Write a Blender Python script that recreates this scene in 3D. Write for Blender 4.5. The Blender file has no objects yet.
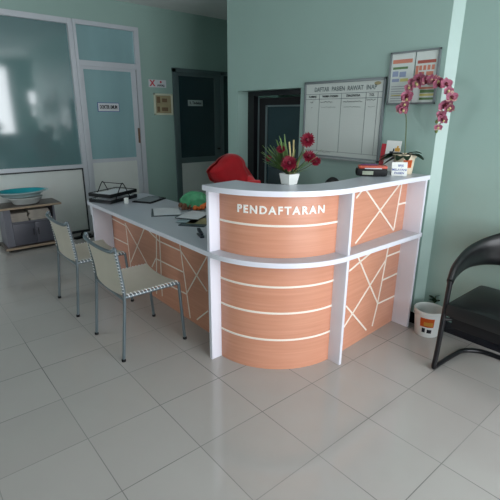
import bpy, bmesh, math, random
from mathutils import Vector, Matrix, noise as mnoise
random.seed(7)
PI = math.pi
scene = bpy.context.scene
COL = scene.collection

# ------------------------------------------------------------------ materials
def lin(c):
    c /= 255.0
    return c / 12.92 if c <= 0.04045 else ((c + 0.055) / 1.055) ** 2.4
def rgb(r, g, b): return (lin(r), lin(g), lin(b), 1.0)
MATS = {}
def mat(name, col, rough=0.5, metal=0.0, var=0.06, scale=(6, 6, 6), spec=0.5, coat=0.0, bump=0.0, trans=0.0, sheen=0.0, sss=0.0):
    if name in MATS: return MATS[name]
    m = bpy.data.materials.new(name); m.use_nodes = True
    nt = m.node_tree; N = nt.nodes; L = nt.links
    b = N['Principled BSDF']
    b.inputs['Roughness'].default_value = rough
    b.inputs['Metallic'].default_value = metal
    b.inputs['Specular IOR Level'].default_value = spec
    b.inputs['Coat Weight'].default_value = coat
    b.inputs['Coat Roughness'].default_value = 0.08
    b.inputs['Transmission Weight'].default_value = trans
    b.inputs['Sheen Weight'].default_value = sheen
    c = rgb(*col)
    tc = N.new('ShaderNodeTexCoord'); mp = N.new('ShaderNodeMapping'); no = N.new('ShaderNodeTexNoise'); mx = N.new('ShaderNodeMix')
    mp.inputs['Scale'].default_value = scale
    no.inputs['Scale'].default_value = 1.0; no.inputs['Detail'].default_value = 5
    L.new(tc.outputs['Object'], mp.inputs['Vector']); L.new(mp.outputs['Vector'], no.inputs['Vector'])
    mx.data_type = 'RGBA'
    mx.inputs[6].default_value = tuple(max(0, v * (1 - var * 2)) for v in c[:3]) + (1,)
    mx.inputs[7].default_value = tuple(min(1, v * (1 + var * 2)) for v in c[:3]) + (1,)
    L.new(no.outputs['Fac'], mx.inputs[0]); L.new(mx.outputs[2], b.inputs['Base Color'])
    if bump:
        bp = N.new('ShaderNodeBump'); bp.inputs['Strength'].default_value = bump; bp.inputs['Distance'].default_value = 0.002
        n2 = N.new('ShaderNodeTexNoise'); n2.inputs['Scale'].default_value = 90
        L.new(tc.outputs['Object'], n2.inputs['Vector']); L.new(n2.outputs['Fac'], bp.inputs['Height']); L.new(bp.outputs['Normal'], b.inputs['Normal'])
    MATS[name] = m
    return m

def floor_material():
    m = bpy.data.materials.new('floor_tiles'); m.use_nodes = True
    nt = m.node_tree; N = nt.nodes; L = nt.links; b = N['Principled BSDF']
    geo = N.new('ShaderNodeNewGeometry'); sep = N.new('ShaderNodeSeparateXYZ'); L.new(geo.outputs['Position'], sep.inputs[0])
    def mth(op, a, c=None):
        n = N.new('ShaderNodeMath'); n.operation = op
        if isinstance(a, (int, float)): n.inputs[0].default_value = a
        else: L.new(a, n.inputs[0])
        if c is not None:
            if isinstance(c, (int, float)): n.inputs[1].default_value = c
            else: L.new(c, n.inputs[1])
        return n.outputs[0]
    ds = []; ids = []
    for k in (0, 1):
        t = mth('DIVIDE', sep.outputs[k], 0.4)
        r = mth('ROUND', t)
        ds.append(mth('ABSOLUTE', mth('SUBTRACT', t, r)))
        ids.append(mth('FLOOR', t))
    d = mth('MINIMUM', ds[0], ds[1])
    mr = N.new('ShaderNodeMapRange'); mr.inputs[1].default_value = 0.0035; mr.inputs[2].default_value = 0.0065
    mr.inputs[3].default_value = 1; mr.inputs[4].default_value = 0
    L.new(d, mr.inputs[0])
    cmb = N.new('ShaderNodeCombineXYZ'); L.new(ids[0], cmb.inputs[0]); L.new(ids[1], cmb.inputs[1])
    wn = N.new('ShaderNodeTexWhiteNoise'); L.new(cmb.outputs[0], wn.inputs['Vector'])
    no = N.new('ShaderNodeTexNoise'); no.inputs['Scale'].default_value = 2.2; no.inputs['Detail'].default_value = 6
    L.new(geo.outputs['Position'], no.inputs['Vector'])
    v = mth('ADD', mth('MULTIPLY', wn.outputs['Value'], 0.35), mth('MULTIPLY', no.outputs['Fac'], 0.65))
    mx = N.new('ShaderNodeMix'); mx.data_type = 'RGBA'
    mx.inputs[6].default_value = rgb(162, 159, 155); mx.inputs[7].default_value = rgb(176, 173, 169)
    L.new(v, mx.inputs[0])
    gn = N.new('ShaderNodeTexNoise'); gn.inputs['Scale'].default_value = 1.1; L.new(geo.outputs['Position'], gn.inputs['Vector'])
    g = N.new('ShaderNodeMapRange'); g.inputs[1].default_value = .35; g.inputs[2].default_value = .65; g.inputs[3].default_value = .5; g.inputs[4].default_value = .98
    L.new(gn.outputs['Fac'], g.inputs[0])
    fac = mth('MULTIPLY', mr.outputs[0], g.outputs[0])
    m2 = N.new('ShaderNodeMix'); m2.data_type = 'RGBA'; L.new(fac, m2.inputs[0]); L.new(mx.outputs[2], m2.inputs[6]); m2.inputs[7].default_value = rgb(70, 72, 70)
    L.new(m2.outputs[2], b.inputs['Base Color'])
    rr = N.new('ShaderNodeMapRange'); L.new(mr.outputs[0], rr.inputs[0]); rr.inputs[3].default_value = 0.10; rr.inputs[4].default_value = 0.6
    L.new(rr.outputs[0], b.inputs['Roughness'])
    b.inputs['Specular IOR Level'].default_value = 0.62
    return m

def wood_material(name, c1, c2, rough, sc=(1.2, 1.2, 38)):
    m = bpy.data.materials.new(name); m.use_nodes = True
    nt = m.node_tree; N = nt.nodes; L = nt.links; b = N['Principled BSDF']
    tc = N.new('ShaderNodeTexCoord'); mp = N.new('ShaderNodeMapping'); mp.inputs['Scale'].default_value = sc
    no = N.new('ShaderNodeTexNoise'); no.inputs['Scale'].default_value = 1.6; no.inputs['Detail'].default_value = 7; no.inputs['Roughness'].default_value = .6
    L.new(tc.outputs['Object'], mp.inputs['Vector']); L.new(mp.outputs['Vector'], no.inputs['Vector'])
    rp = N.new('ShaderNodeMapRange'); rp.inputs[1].default_value = .32; rp.inputs[2].default_value = .68; L.new(no.outputs['Fac'], rp.inputs[0])
    mx = N.new('ShaderNodeMix'); mx.data_type = 'RGBA'; mx.inputs[6].default_value = rgb(*c1); mx.inputs[7].default_value = rgb(*c2)
    L.new(rp.outputs[0], mx.inputs[0]); L.new(mx.outputs[2], b.inputs['Base Color'])
    b.inputs['Roughness'].default_value = rough
    MATS[name] = m; return m

M_FLOOR = floor_material()
M_WALL = mat('green_wall_paint', (150, 177, 169), .42, var=.03, scale=(2, 2, 2), bump=.05)
M_COLUMN_LIT = mat('lit_wall_green', (160, 184, 177), .4, var=.02, scale=(2, 2, 2))  # wall green lightened: window light on the corner strip painted into the colour
M_CEIL = mat('ceiling_paint', (226, 228, 226), .8, var=.02)
M_SKIRT = mat('black_baseboard_tile', (24, 26, 34), .2, var=.1)
M_ALU = mat('painted_aluminium', (196, 200, 206), .35, metal=.1, var=.03)
M_ALUD = mat('grey_aluminium', (96, 112, 114), .4, metal=.2, var=.04)
M_PANEL = mat('partition_panel', (212, 216, 212), .45, var=.03)
M_GASKET = mat('dark_gasket', (40, 42, 46), .5)
M_FROST = mat('frosted_glass', (96, 128, 130), .07, var=.06, scale=(.8, .8, 1.2), spec=1.0, coat=1.0)
M_FROST2 = mat('frosted_door_glass', (138, 172, 176), .22, var=.1, scale=(3, 1, .7), spec=.6)
M_DARKGL = mat('dark_door_glass', (36, 56, 62), .16, var=.15, scale=(1, 1, 1.2), spec=.7)
M_WHITE = mat('white_laminate', (226, 226, 236), .32, var=.015, scale=(3, 3, 3))
M_TOP = mat('worktop_laminate', (184, 189, 198), .3, var=.03, scale=(3, 3, 3))
M_EDGE = mat('white_edge_band', (225, 226, 236), .3, var=.01)
M_WOOD = wood_material('beech_laminate', (203, 140, 112), (214, 153, 126), .32)
M_STRIP = mat('cream_inlay', (245, 236, 224), .45, var=.01)
M_LETTER = mat('white_letters', (245, 245, 240), .35, var=.01)
M_STEEL = mat('grey_chair_tube', (112, 124, 130), .3, metal=.55, var=.05)
M_VINYL = mat('beige_vinyl', (226, 222, 210), .5, var=.03, scale=(9, 9, 9), bump=.15)
M_LACE = mat('white_lacing', (232, 234, 236), .5, var=.02)
M_BLACK = mat('black_leatherette', (13, 14, 16), .36, var=.15, bump=.2)
M_BLKMET = mat('black_enamel', (20, 20, 24), .3, metal=.2)
M_BLKPL = mat('black_plastic', (12, 13, 17), .6, spec=.3)
M_PAPER = mat('white_paper', (206, 210, 214), .7, var=.03)
M_NEWS = mat('newspaper', (178, 168, 158), .85, var=.22, scale=(14, 14, 60))
M_TEAL = mat('teal_plastic', (22, 150, 162), .3, var=.06)
M_BASIN = mat('white_plastic', (214, 218, 216), .3, var=.03)
M_CLEAR = mat('pale_plastic', (176, 200, 202), .25, var=.08)
M_CAB = mat('grey_cabinet_board', (106, 106, 116), .45, var=.06)
M_CABD = mat('dark_cabinet_door', (78, 78, 88), .4, var=.08)
M_CABT = wood_material('dark_wood_top', (62, 52, 50), (92, 78, 70), .35, (3, 30, 3))
M_CABE = mat('light_wood_edge', (160, 140, 118), .5, var=.06)
M_RED = mat('red_fabric', (200, 18, 34), .75, var=.12, sheen=.3)
M_SKIN = mat('skin', (176, 124, 98), .5, var=.04)
M_SKIRTC = mat('dark_cloth', (40, 44, 60), .8, var=.08)
M_GREEN = mat('green_plastic', (70, 150, 106), .35, var=.2, scale=(30, 30, 30))
M_ORANGE = mat('orange_snack', (206, 104, 44), .6, var=.2, scale=(40, 40, 40))
M_BROWN = mat('brown_snack', (112, 74, 52), .6, var=.2, scale=(40, 40, 40))
M_CERAMIC = mat('white_ceramic', (232, 234, 230), .3, var=.02)
M_PETALR = mat('crimson_petal', (150, 26, 56), .55, var=.2, scale=(40, 40, 40))
M_PETALD = mat('dark_crimson_center', (90, 10, 30), .7, var=.2)
M_PETALP = mat('mauve_petal', (196, 116, 142), .55, var=.22, scale=(50, 50, 50))
M_PETALC = mat('cream_pink_petal', (222, 188, 180), .55, var=.12, scale=(50, 50, 50))
M_BUD = mat('green_bud', (110, 124, 66), .5, var=.1)
M_LEAF = mat('dark_leaf', (40, 66, 44), .4, var=.2, scale=(20, 20, 20))
M_BLADE = mat('blade_leaf', (132, 164, 100), .45, var=.25, scale=(20, 20, 20))
M_STICK = mat('dry_stick', (196, 180, 130), .6, var=.1)
M_STEM = mat('plant_stem', (92, 104, 60), .5, var=.1)
M_POT = mat('cream_pot', (226, 212, 186), .4, var=.03)
M_SOIL = mat('soil', (44, 36, 28), .9, var=.3, scale=(60, 60, 60))
M_LABELO = mat('orange_label', (226, 106, 40), .5, var=.05)
M_LABELY = mat('yellow_label', (226, 170, 70), .5, var=.05)
M_INK = mat('black_ink', (34, 36, 46), .6, var=.02)
M_INKB = mat('blue_ink', (52, 78, 150), .6, var=.02)
M_INKR = mat('red_ink', (196, 34, 54), .6, var=.02)
M_BOARD = mat('whiteboard', (192, 199, 194), .22, var=.03, scale=(2, 2, 2))
M_BOARDF = mat('whiteboard_frame', (116, 124, 126), .4, metal=.3)
M_HINGE = mat('brown_hinge', (112, 84, 62), .5)
M_COVER = mat('red_cover', (176, 26, 42), .5)
M_PK = mat('poster_paper', (206, 214, 210), .4, var=.02)
M_PGR = mat('poster_green', (84, 120, 68), .4); M_POR = mat('poster_orange', (196, 122, 98), .4); M_PRD = mat('poster_red', (160, 76, 62), .4)
M_PYE = mat('poster_yellow', (200, 190, 110), .4); M_PBL = mat('poster_blue', (140, 154, 184), .4); M_PGY = mat('poster_text_grey', (150, 152, 160), .5)
M_SOCK = mat('stool_seat', (52, 56, 62), .5)
M_STEELDK = mat('dark_stapler', (38, 44, 56), .35, metal=.3)

# ------------------------------------------------------------------ builders
def BM(): return bmesh.new()
def add_box(bm, lo, hi, bev=0.0, mat4=None):
    lo = Vector(lo); hi = Vector(hi)
    t = bmesh.new(); bmesh.ops.create_cube(t, size=1)
    for v in t.verts: v.co = Vector(((v.co.x + .5) * (hi.x - lo.x) + lo.x, (v.co.y + .5) * (hi.y - lo.y) + lo.y, (v.co.z + .5) * (hi.z - lo.z) + lo.z))
    if bev: bmesh.ops.bevel(t, geom=t.edges[:], offset=bev, segments=2, affect='EDGES', profile=.7)
    if mat4 is not None: bmesh.ops.transform(t, matrix=mat4, verts=t.verts)
    merge(bm, t)
def merge(bm, t):
    me = bpy.data.meshes.new('tmp'); t.to_mesh(me); t.free(); bm.from_mesh(me); bpy.data.meshes.remove(me)
def frames(pts):
    pts = [Vector(p) for p in pts]; out = []
    T0 = (pts[1] - pts[0]).normalized()
    up = Vector((0, 0, 1)) if abs(T0.z) < .9 else Vector((1, 0, 0))
    nrm = (up - T0 * up.dot(T0)).normalized()
    for i, p in enumerate(pts):
        if i == 0: T = T0
        elif i == len(pts) - 1: T = (pts[i] - pts[i - 1]).normalized()
        else: T = ((pts[i + 1] - p).normalized() + (p - pts[i - 1]).normalized()).normalized()
        nrm = (nrm - T * nrm.dot(T)).normalized()
        out.append((p, nrm, T.cross(nrm)))
    return out
def add_tube(bm, pts, r, seg=10, rs=None, flat=1.0, caps=True):
    rings = []
    for i, (p, n, b) in enumerate(frames(pts)):
        rr = rs[i] if rs else r
        rings.append([bm.verts.new(p + n * rr * math.cos(2 * PI * k / seg) + b * rr * flat * math.sin(2 * PI * k / seg)) for k in range(seg)])
    for a, c in zip(rings, rings[1:]):
        for k in range(seg): bm.faces.new((a[k], a[(k + 1) % seg], c[(k + 1) % seg], c[k]))
    if caps: bm.faces.new(rings[0][::-1]); bm.faces.new(rings[-1])
def add_lathe(bm, prof, seg=28, c=(0, 0, 0), sx=1, sy=1, closed=False):
    rings = []
    for r, z in prof:
        rings.append([bm.verts.new((c[0] + r * sx * math.cos(2 * PI * k / seg), c[1] + r * sy * math.sin(2 * PI * k / seg), c[2] + z)) for k in range(seg)])
    for a, b in zip(rings, rings[1:]):
        for k in range(seg): bm.faces.new((a[k], a[(k + 1) % seg], b[(k + 1) % seg], b[k]))
    bm.faces.new(rings[0][::-1]); bm.faces.new(rings[-1])
def add_prism(bm, poly, z0, z1, bev=0):
    t = bmesh.new()
    a = [t.verts.new((x, y, z0)) for x, y in poly]; b = [t.verts.new((x, y, z1)) for x, y in poly]
    t.faces.new(a[::-1]); t.faces.new(b)
    n = len(poly)
    for i in range(n): t.faces.new((a[i], a[(i + 1) % n], b[(i + 1) % n], b[i]))
    bmesh.ops.recalc_face_normals(t, faces=t.faces)
    merge(bm, t)
def add_blob(bm, c, r, sub=3, amp=0.0, fr=6, sc=(1, 1, 1), m4=None):
    t = bmesh.new(); bmesh.ops.create_icosphere(t, subdivisions=sub, radius=1)
    for v in t.verts:
        d = 1 + amp * mnoise.noise(v.co * fr * .3 + Vector(c) * 5)
        v.co = Vector((v.co.x * sc[0], v.co.y * sc[1], v.co.z * sc[2])) * r * d
    if m4 is not None: bmesh.ops.transform(t, matrix=m4, verts=t.verts)
    for v in t.verts: v.co += Vector(c)
    merge(bm, t)
def smooth_path(pts, n=6):
    P = [Vector(p) for p in pts]; P = [P[0] * 2 - P[1]] + P + [P[-1] * 2 - P[-2]]; out = []
    for i in range(1, len(P) - 2):
        for k in range(n):
            t = k / n
            out.append(.5 * ((2 * P[i]) + (-P[i - 1] + P[i + 1]) * t + (2 * P[i - 1] - 5 * P[i] + 4 * P[i + 1] - P[i + 2]) * t * t + (-P[i - 1] + 3 * P[i] - 3 * P[i + 1] + P[i + 2]) * t ** 3))
    out.append(P[-2]); return out
def ident(o): return o
def wmat(o):
    m = Matrix.Identity(4); chain = []
    while o is not None: chain.append(o); o = o.parent
    for q in reversed(chain): m = m @ (Matrix.Translation(q.location) @ q.rotation_euler.to_matrix().to_4x4())
    return m
def obj(name, bm, material, parent=None, world=False, smooth=True, angle=40):
    bmesh.ops.recalc_face_normals(bm, faces=bm.faces)
    if world and parent is not None: bmesh.ops.transform(bm, matrix=wmat(parent).inverted(), verts=bm.verts)
    me = bpy.data.meshes.new(name); bm.to_mesh(me); bm.free()
    if material:
        for mm in (material if isinstance(material, (list, tuple)) else [material]): me.materials.append(mm)
    if smooth:
        for p in me.polygons: p.use_smooth = True
        me.set_sharp_from_angle(angle=math.radians(angle))
    o = bpy.data.objects.new(name, me); COL.objects.link(o)
    if parent is not None: o.parent = parent
    return o
def tag(o, label, cat, group=None):
    o['label'] = label; o['category'] = cat
    if group: o['group'] = group
    return o
def thing(name, label, cat, loc=(0, 0, 0), rz=0, group=None):
    o = bpy.data.objects.new(name, None); COL.objects.link(o); o.location = loc; o.rotation_euler = (0, 0, rz); o.empty_display_size = .1
    return tag(o, label, cat, group)
def struct(name, bm, m, parent=None, smooth=False):
    o = obj(name, bm, m, parent, world=parent is not None, smooth=smooth)
    if parent is None: o['kind'] = 'structure'
    return o
def structroot(name, loc=(0, 0, 0)):
    o = bpy.data.objects.new(name, None); COL.objects.link(o); o.location = loc; o['kind'] = 'structure'; return o
def boxes(*bs):
    bm = BM()
    for b in bs: add_box(bm, b[0], b[1], b[2] if len(b) > 2 else 0)
    return bm
def text_bm(s, size, extrude=.0015, bold=0.0, spacing=1.0, align='CENTER'):
    cu = bpy.data.curves.new('t', 'FONT'); cu.body = s; cu.size = size; cu.extrude = extrude; cu.offset = bold; cu.space_character = spacing
    cu.align_x = align; cu.align_y = 'CENTER'; cu.resolution_u = 3
    o = bpy.data.objects.new('t', cu); COL.objects.link(o)
    bpy.context.view_layer.update()
    me = bpy.data.meshes.new_from_object(o.evaluated_get(bpy.context.evaluated_depsgraph_get()))
    bm = BM(); bm.from_mesh(me); bpy.data.objects.remove(o); bpy.data.curves.remove(cu); bpy.data.meshes.remove(me)
    return bm
def fit(bm, w):
    xs = [v.co.x for v in bm.verts]; c = (max(xs) + min(xs)) / 2; k = w / (max(xs) - min(xs))
    for v in bm.verts: v.co.x = (v.co.x - c) * k
    return bm
def face_minus_x(x, yc, zc):     # local x -> -y (reads left to right seen from -x), local y -> z, local z -> -x
    return Matrix(((0, 0, -1, x), (-1, 0, 0, yc), (0, 1, 0, zc), (0, 0, 0, 1)))
def face_minus_y(xc, y, zc):
    return Matrix(((1, 0, 0, xc), (0, 0, -1, y), (0, 1, 0, zc), (0, 0, 0, 1)))
def place(bm, m4): bmesh.ops.transform(bm, matrix=m4, verts=bm.verts); return bm

# ------------------------------------------------------------------ room shell
H = 2.9
struct('floor', boxes(((-3.7, -4.0, -.1), (3.7, 4.4, 0))), M_FLOOR)
struct('ceiling', boxes(((-3.7, -4.0, H), (3.7, 4.4, H + .1))), M_CEIL)
# wall with whiteboard and doorway (x = 1.6 .. 1.74)
struct('wall_back', boxes(((1.6, -.75, 0), (1.74, .53, H)), ((1.6, 1.418, 0), (1.74, 1.59, H)), ((1.6, .53, 1.80), (1.74, 1.418, H))), M_WALL)
bm = BM(); add_prism(bm, [(1.6, -.75), (1.66, -.80), (1.74, -.80), (1.74, -.75)], 0, H); struct('wall_column', bm, M_COLUMN_LIT)
struct('wall_right', boxes(((1.66, -2.1, 0), (1.8, -.80, H))), M_WALL)
struct('wall_return', boxes(((1.8, -2.1, 0), (3.3, -1.96, H))), M_WALL)
struct('wall_side', boxes(((3.2, -4.0, 0), (3.3, -2.1, H))), M_WALL)
struct('wall_corridor', boxes(((1.74, 1.45, 0), (3.6, 1.59, H)), ((3.5, 1.59, 0), (3.6, 3.5, H))), M_WALL)
# window wall behind the camera, with daylight openings
YW = -3.9
def wall_with_holes(x0, x1, holes, y0, y1):
    xs = sorted({x0, x1} | {h[0] for h in holes} | {h[1] for h in holes}); bm = BM()
    for a, b in zip(xs, xs[1:]):
        mid = (a + b) / 2; hs = sorted([(h[2], h[3]) for h in holes if h[0] < mid < h[1]]); z = 0
        for lo, hi in hs:
            if lo > z: add_box(bm, (a, y0, z), (b, y1, lo))
            z = hi
        if z < H: add_box(bm, (a, y0, z), (b, y1, H))
    return bm
HOLES = [(-1.3, 1.55, .12, 2.72), (1.98, 2.2, 1.78, 2.1), (2.03, 2.1, 1.46, 1.72), (2.14, 2.2, 1.48, 1.7), (2.52, 2.66, 1.6, 2.0)]
struct('wall_front', wall_with_holes(-3.7, 3.3, HOLES, YW - .1, YW), M_WALL)
wf = BM()
for x in (-1.3, -.36, .58, 1.51): add_box(wf, (x, YW - .07, .12), (x + .04, YW - .03, 2.72))
for z in (.12, 2.68): add_box(wf, (-1.3, YW - .07, z), (1.55, YW - .03, z + .04))
wo = structroot('window_1', (0, YW, 0)); struct('window_frame', wf, M_ALU, wo)
def hole_wall_x(x0, x1):
    bm = BM()
    add_box(bm, (x0, -4, 0), (x1, 2.0, H)); add_box(bm, (x0, 2.0, 0), (x1, 3.0, .9)); add_box(bm, (x0, 2.0, 2.6), (x1, 3.0, H)); add_box(bm, (x0, 3.0, 0), (x1, 4.4, H))
    return bm
struct('wall_rear', boxes(((-3.7, 4.3, 0), (3.7, 4.4, H)), ((3.6, 1.5, 0), (3.7, 4.4, H))), M_WALL)
struct('wall_left_side', hole_wall_x(-3.7, -3.6), M_WALL)
wf = BM()
for y in (2.0, 2.48, 2.96): add_box(wf, (-3.67, y, .9), (-3.63, y + .04, 2.6))
for z in (.9, 2.56): add_box(wf, (-3.67, 2.0, z), (-3.63, 3.0, z + .04))
wo = structroot('added_fill_window', (-3.6, 0, 0)); struct('window_frame', wf, M_ALU, wo)  # unseen side window, added to let in fill light
# baseboards
struct('baseboard_right', boxes(((1.645, -2.1, 0), (1.66, -.82, .085))), M_SKIRT)
struct('baseboard_column', boxes(((1.588, -.80, 0), (1.60, -.62, .085))), M_SKIRT)

# partition wall (y = 3.5)
P = 3.5
pw = structroot('wall_left', (0, P, 0))
struct('green_wall', boxes(((1.562, P, 0), (2.05, P + .1, 2.16)), ((-3.6, P, 2.62), (3.5, P + .1, H)), ((1.562, P, 2.16), (3.5, P + .1, 2.62))), M_WALL, pw)
w3 = structroot('window_3', (0, P, 0))
struct('window_pane', boxes(((-3.6, P + .03, .9), (.665, P + .045, 2.6))), M_FROST, w3)
struct('window_frame', boxes(((-3.6, P - .01, .862), (.665, P + .07, .905)), ((-3.6, P - .01, 2.56), (.665, P + .07, 2.62)), ((.655, P - .015, .0), (.69, P + .07, 2.62)), ((.715, P - .015, 0), (.748, P + .07, 2.62)), ((.69, P, 0), (.715, P + .06, 2.62)),
    ((-1.45, P - .012, .86), (-1.39, P + .07, 2.6)), ((-1.45, P - .012, 0), (-1.39, P + .07, .87))), M_ALU, w3)
struct('lower_panel', boxes(((-3.6, P + .01, 0), (.66, P + .05, .865))), M_PANEL, w3)
struct('gasket_trim', boxes(((-3.6, P - .004, .842), (.655, P + .012, .856)), ((.64, P - .004, .03), (.655, P + .012, .856)), ((-3.6, P - .006, 0), (.655, P + .012, .03))), M_GASKET, w3)
d1 = structroot('door_1', (.75, P, 0))
struct('door_frame', boxes(((1.50, P - .02, 0), (1.562, P + .08, 2.62)), ((.748, P - .02, 2.105), (1.50, P + .08, 2.17)), ((.748, P - .02, 2.57), (1.5, P + .08, 2.62))), M_ALU, d1)
struct('transom_pane', boxes(((.748, P + .02, 2.17), (1.50, P + .03, 2.57))), M_FROST2, d1)
struct('door_pane', boxes(((.79, P + .01, .955), (1.425, P + .02, 2.075))), M_FROST2, d1)
struct('door_stile', boxes(((.75, P, .02), (.792, P + .035, 2.11)), ((1.425, P, .02), (1.492, P + .035, 2.11)), ((.79, P, 2.07), (1.425, P + .035, 2.11)), ((.79, P, .91), (1.425, P + .035, .958)), ((.79, P, .02), (1.425, P + .035, .1))), M_ALU, d1)
struct('door_lower_panel', boxes(((.79, P + .008, .1), (1.425, P + .024, .912))), M_PANEL, d1)
struct('door_hinge', boxes(((1.468, P - .012, 1.15), (1.492, P, 1.35))), M_HINGE, d1)
d2 = structroot('door_2', (2.07, P, 0))
struct('door_frame', boxes(((2.05, P - .02, 0), (2.105, P + .08, 2.16)), ((2.90, P - .02, 0), (2.955, P + .08, 2.16)), ((2.05, P - .02, 2.115), (3.5, P + .08, 2.17))), M_ALUD, d2)
struct('door_pane', boxes(((2.155, P + .01, .90), (2.79, P + .02, 2.075))), M_DARKGL, d2)
struct('door_stile', boxes(((2.105, P, .02), (2.157, P + .035, 2.12)), ((2.788, P, .02), (2.897, P + .035, 2.12)), ((2.155, P, 2.07), (2.79, P + .035, 2.12)), ((2.155, P, .82), (2.79, P + .035, .902))), M_ALUD, d2)
struct('door_lower_panel', boxes(((2.155, P + .008, .02), (2.79, P + .024, .822))), M_PANEL, d2)
struct('side_pane', boxes(((2.955, P + .02, 0), (3.5, P + .03, 2.125))), M_DARKGL, d2)
struct('door_handle', boxes(((2.83, P - .03, 1.0), (2.87, P, 1.03), .005)), M_BLKMET, d2)
# dark doorway in the back wall
d3 = structroot('door_3', (1.74, .97, 0))
XD = 1.735
struct('door_frame', boxes(((XD, 1.32, 0), (XD + .06, 1.418, 1.80)), ((XD, .53, 0), (XD + .06, .60, 1.80)), ((XD, .60, 1.72), (XD + .06, 1.32, 1.80))), M_BLKMET, d3)
struct('door_leaf_frame', boxes(((XD + .05, 1.19, 0), (XD + .085, 1.285, 1.70)), ((XD + .05, .60, 0), (XD + .085, .66, 1.70)), ((XD + .05, .66, 1.63), (XD + .085, 1.19, 1.70)), ((XD + .05, .66, .0), (XD + .085, 1.19, .12))), M_BLKPL, d3)
struct('door_bead', boxes(((XD + .042, 1.165, .12), (XD + .056, 1.185, 1.63)), ((XD + .042, 1.292, 0), (XD + .06, 1.305, 1.71)), ((XD + .042, .66, 1.615), (XD + .056, 1.18, 1.63))), M_ALUD, d3)
struct('door_pane', boxes(((XD + .06, .66, .12), (XD + .07, 1.19, 1.63))), M_DARKGL, d3)
struct('trim_1', boxes(((1.60, .53, 1.765), (1.735, 1.418, 1.80))), M_WALL)
struct('wall_behind_door', boxes(((2.2, -.6, 0), (2.25, 1.45, H))), M_WALL)

# ------------------------------------------------------------------ wall things
def plate(bm, x0, x1, z0, z1, y=P, d=.006): add_box(bm, (x0, y - d, z0), (x1, y, z1))
s = thing('door_sign', 'white sign reading DOKTER UMUM on the frosted glass door', 'sign', (1.078, P + .01, 1.62))
bm = BM(); add_box(bm, (-.14, -.008, -.05), (.14, 0, .05), .001); obj('sign_plate', bm, M_PAPER, s)
obj('lettering', place(fit(text_bm('DOKTER UMUM', .062, .001, .0022, .92), .235), face_minus_y(0, -.009, 0)), M_INK, s)
bm = boxes(((-.147, -.006, -.057), (.147, 0, .057))); obj('border', bm, M_INKB, s)
s = thing('door_sign', 'grey-framed sign on the dark glass door behind the counter', 'sign', (2.44, P + .01, 1.70))
bm = BM(); add_box(bm, (-.13, -.008, -.042), (.13, 0, .042), .001); obj('sign_plate', bm, mat('grey_sign', (176, 190, 188), .5), s)
obj('lettering', place(fit(text_bm('R. Tindakan', .056, .001, .0015), .21), face_minus_y(0, -.009, 0)), M_INK, s)
s = thing('wall_sign', 'small white sign with a red X on the green wall above the picture', 'sign', (1.812, P, 1.945))
obj('sign_plate', boxes(((-.135, -.006, -.05), (.135, 0, .05))), M_PAPER, s)
obj('cross_mark', place(text_bm('X', .11, .001, .003), face_minus_y(-.08, -.007, 0)), M_INKR, s)
obj('lettering', place(text_bm('AWAS', .04, .001, .001), face_minus_y(.05, -.007, -.025)), M_INK, s)
bm = BM(); add_lathe(bm, [(.015, 0), (.015, .001)], 12); obj('red_dot', place(bm, face_minus_y(.05, -.007, .022)), M_INKR, s)
s = thing('framed_picture', 'small cream-framed poster on the green wall between the two doors', 'picture', (1.888, P, 1.67))
bm = boxes(((-.15, -.02, -.145), (-.125, 0, .145), .003), ((.125, -.02, -.145), (.15, 0, .145), .003), ((-.15, -.02, .12), (.15, 0, .145), .003), ((-.15, -.02, -.145), (.15, 0, -.12), .003))
obj('frame', bm, mat('cream_frame', (206, 208, 188), .4), s)
obj('print', boxes(((-.126, -.008, -.121), (.126, -.001, .121))), mat('tan_print', (158, 148, 116), .6, var=.18, scale=(9, 9, 9)), s)
for q in (((-.10, -.010, .02), (-.05, -.008, .10)), ((-.02, -.010, .03), (.06, -.008, .08)), ((-.03, -.010, -.09), (.07, -.008, -.04)), ((-.10, -.010, -.10), (-.06, -.008, -.03))): obj('printed_figure', boxes(q), mat('print_marks', (116, 92, 70), .6, var=.2, scale=(20, 20, 20)), s)

# whiteboard on x=1.6
wb = thing('whiteboard', 'large framed whiteboard with a handwritten patient table on the back wall', 'whiteboard', (1.6, .07, 1.50))
X = 1.6
obj('board', boxes(((X - .012, -.315, 1.20), (X - .002, .455, 1.79))), M_BOARD, wb, world=True)
obj('frame', boxes(((X - .022, -.33, 1.785), (X - .001, .47, 1.805), .003), ((X - .022, -.33, 1.19), (X - .001, .47, 1.21), .003), ((X - .022, .452, 1.19), (X - .001, .47, 1.805), .003), ((X - .022, -.33, 1.19), (X - .001, -.312, 1.805), .003)), M_BOARDF, wb, world=True)
obj('pen_tray', boxes(((X - .05, -.31, 1.185), (X - .012, .45, 1.198), .003)), mat('tray_grey', (150, 156, 156), .4), wb, world=True)
def rot_for(px): return place
obj('title_lettering', place(fit(text_bm('DAFTAR  PASIEN  RAWAT  INAP', .05, .0006, .0003, 1.02), .61), face_minus_x(X - .0135, .05, 1.738)), mat('faded_marker', (92, 104, 106), .6), wb, world=True)
gl = [((X - .0135, -.31, 1.702), (X - .012, .45, 1.706)), ((X - .0135, -.31, 1.662), (X - .012, .45, 1.666))]
for y in (.30, .07, -.165, -.27): gl.append(((X - .0135, y - .0015, 1.24), (X - .012, y + .0015, 1.704)))
gl.append(((X - .0135, -.31, 1.242), (X - .012, .45, 1.245)))
obj('table_grid', boxes(*gl), mat('grey_marker', (110, 120, 120), .6), wb, world=True)
for s_, y, z in (('KAMAR', .375, 1.684), ('NAMA PASIEN', .185, 1.684), ('DIAGNOSA', -.045, 1.684), ('TGL', -.217, 1.684)):
    obj('column_heading', place(text_bm(s_, .026, .0006, .0002), face_minus_x(X - .0135, y, z)), M_INK, wb, world=True)
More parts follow.
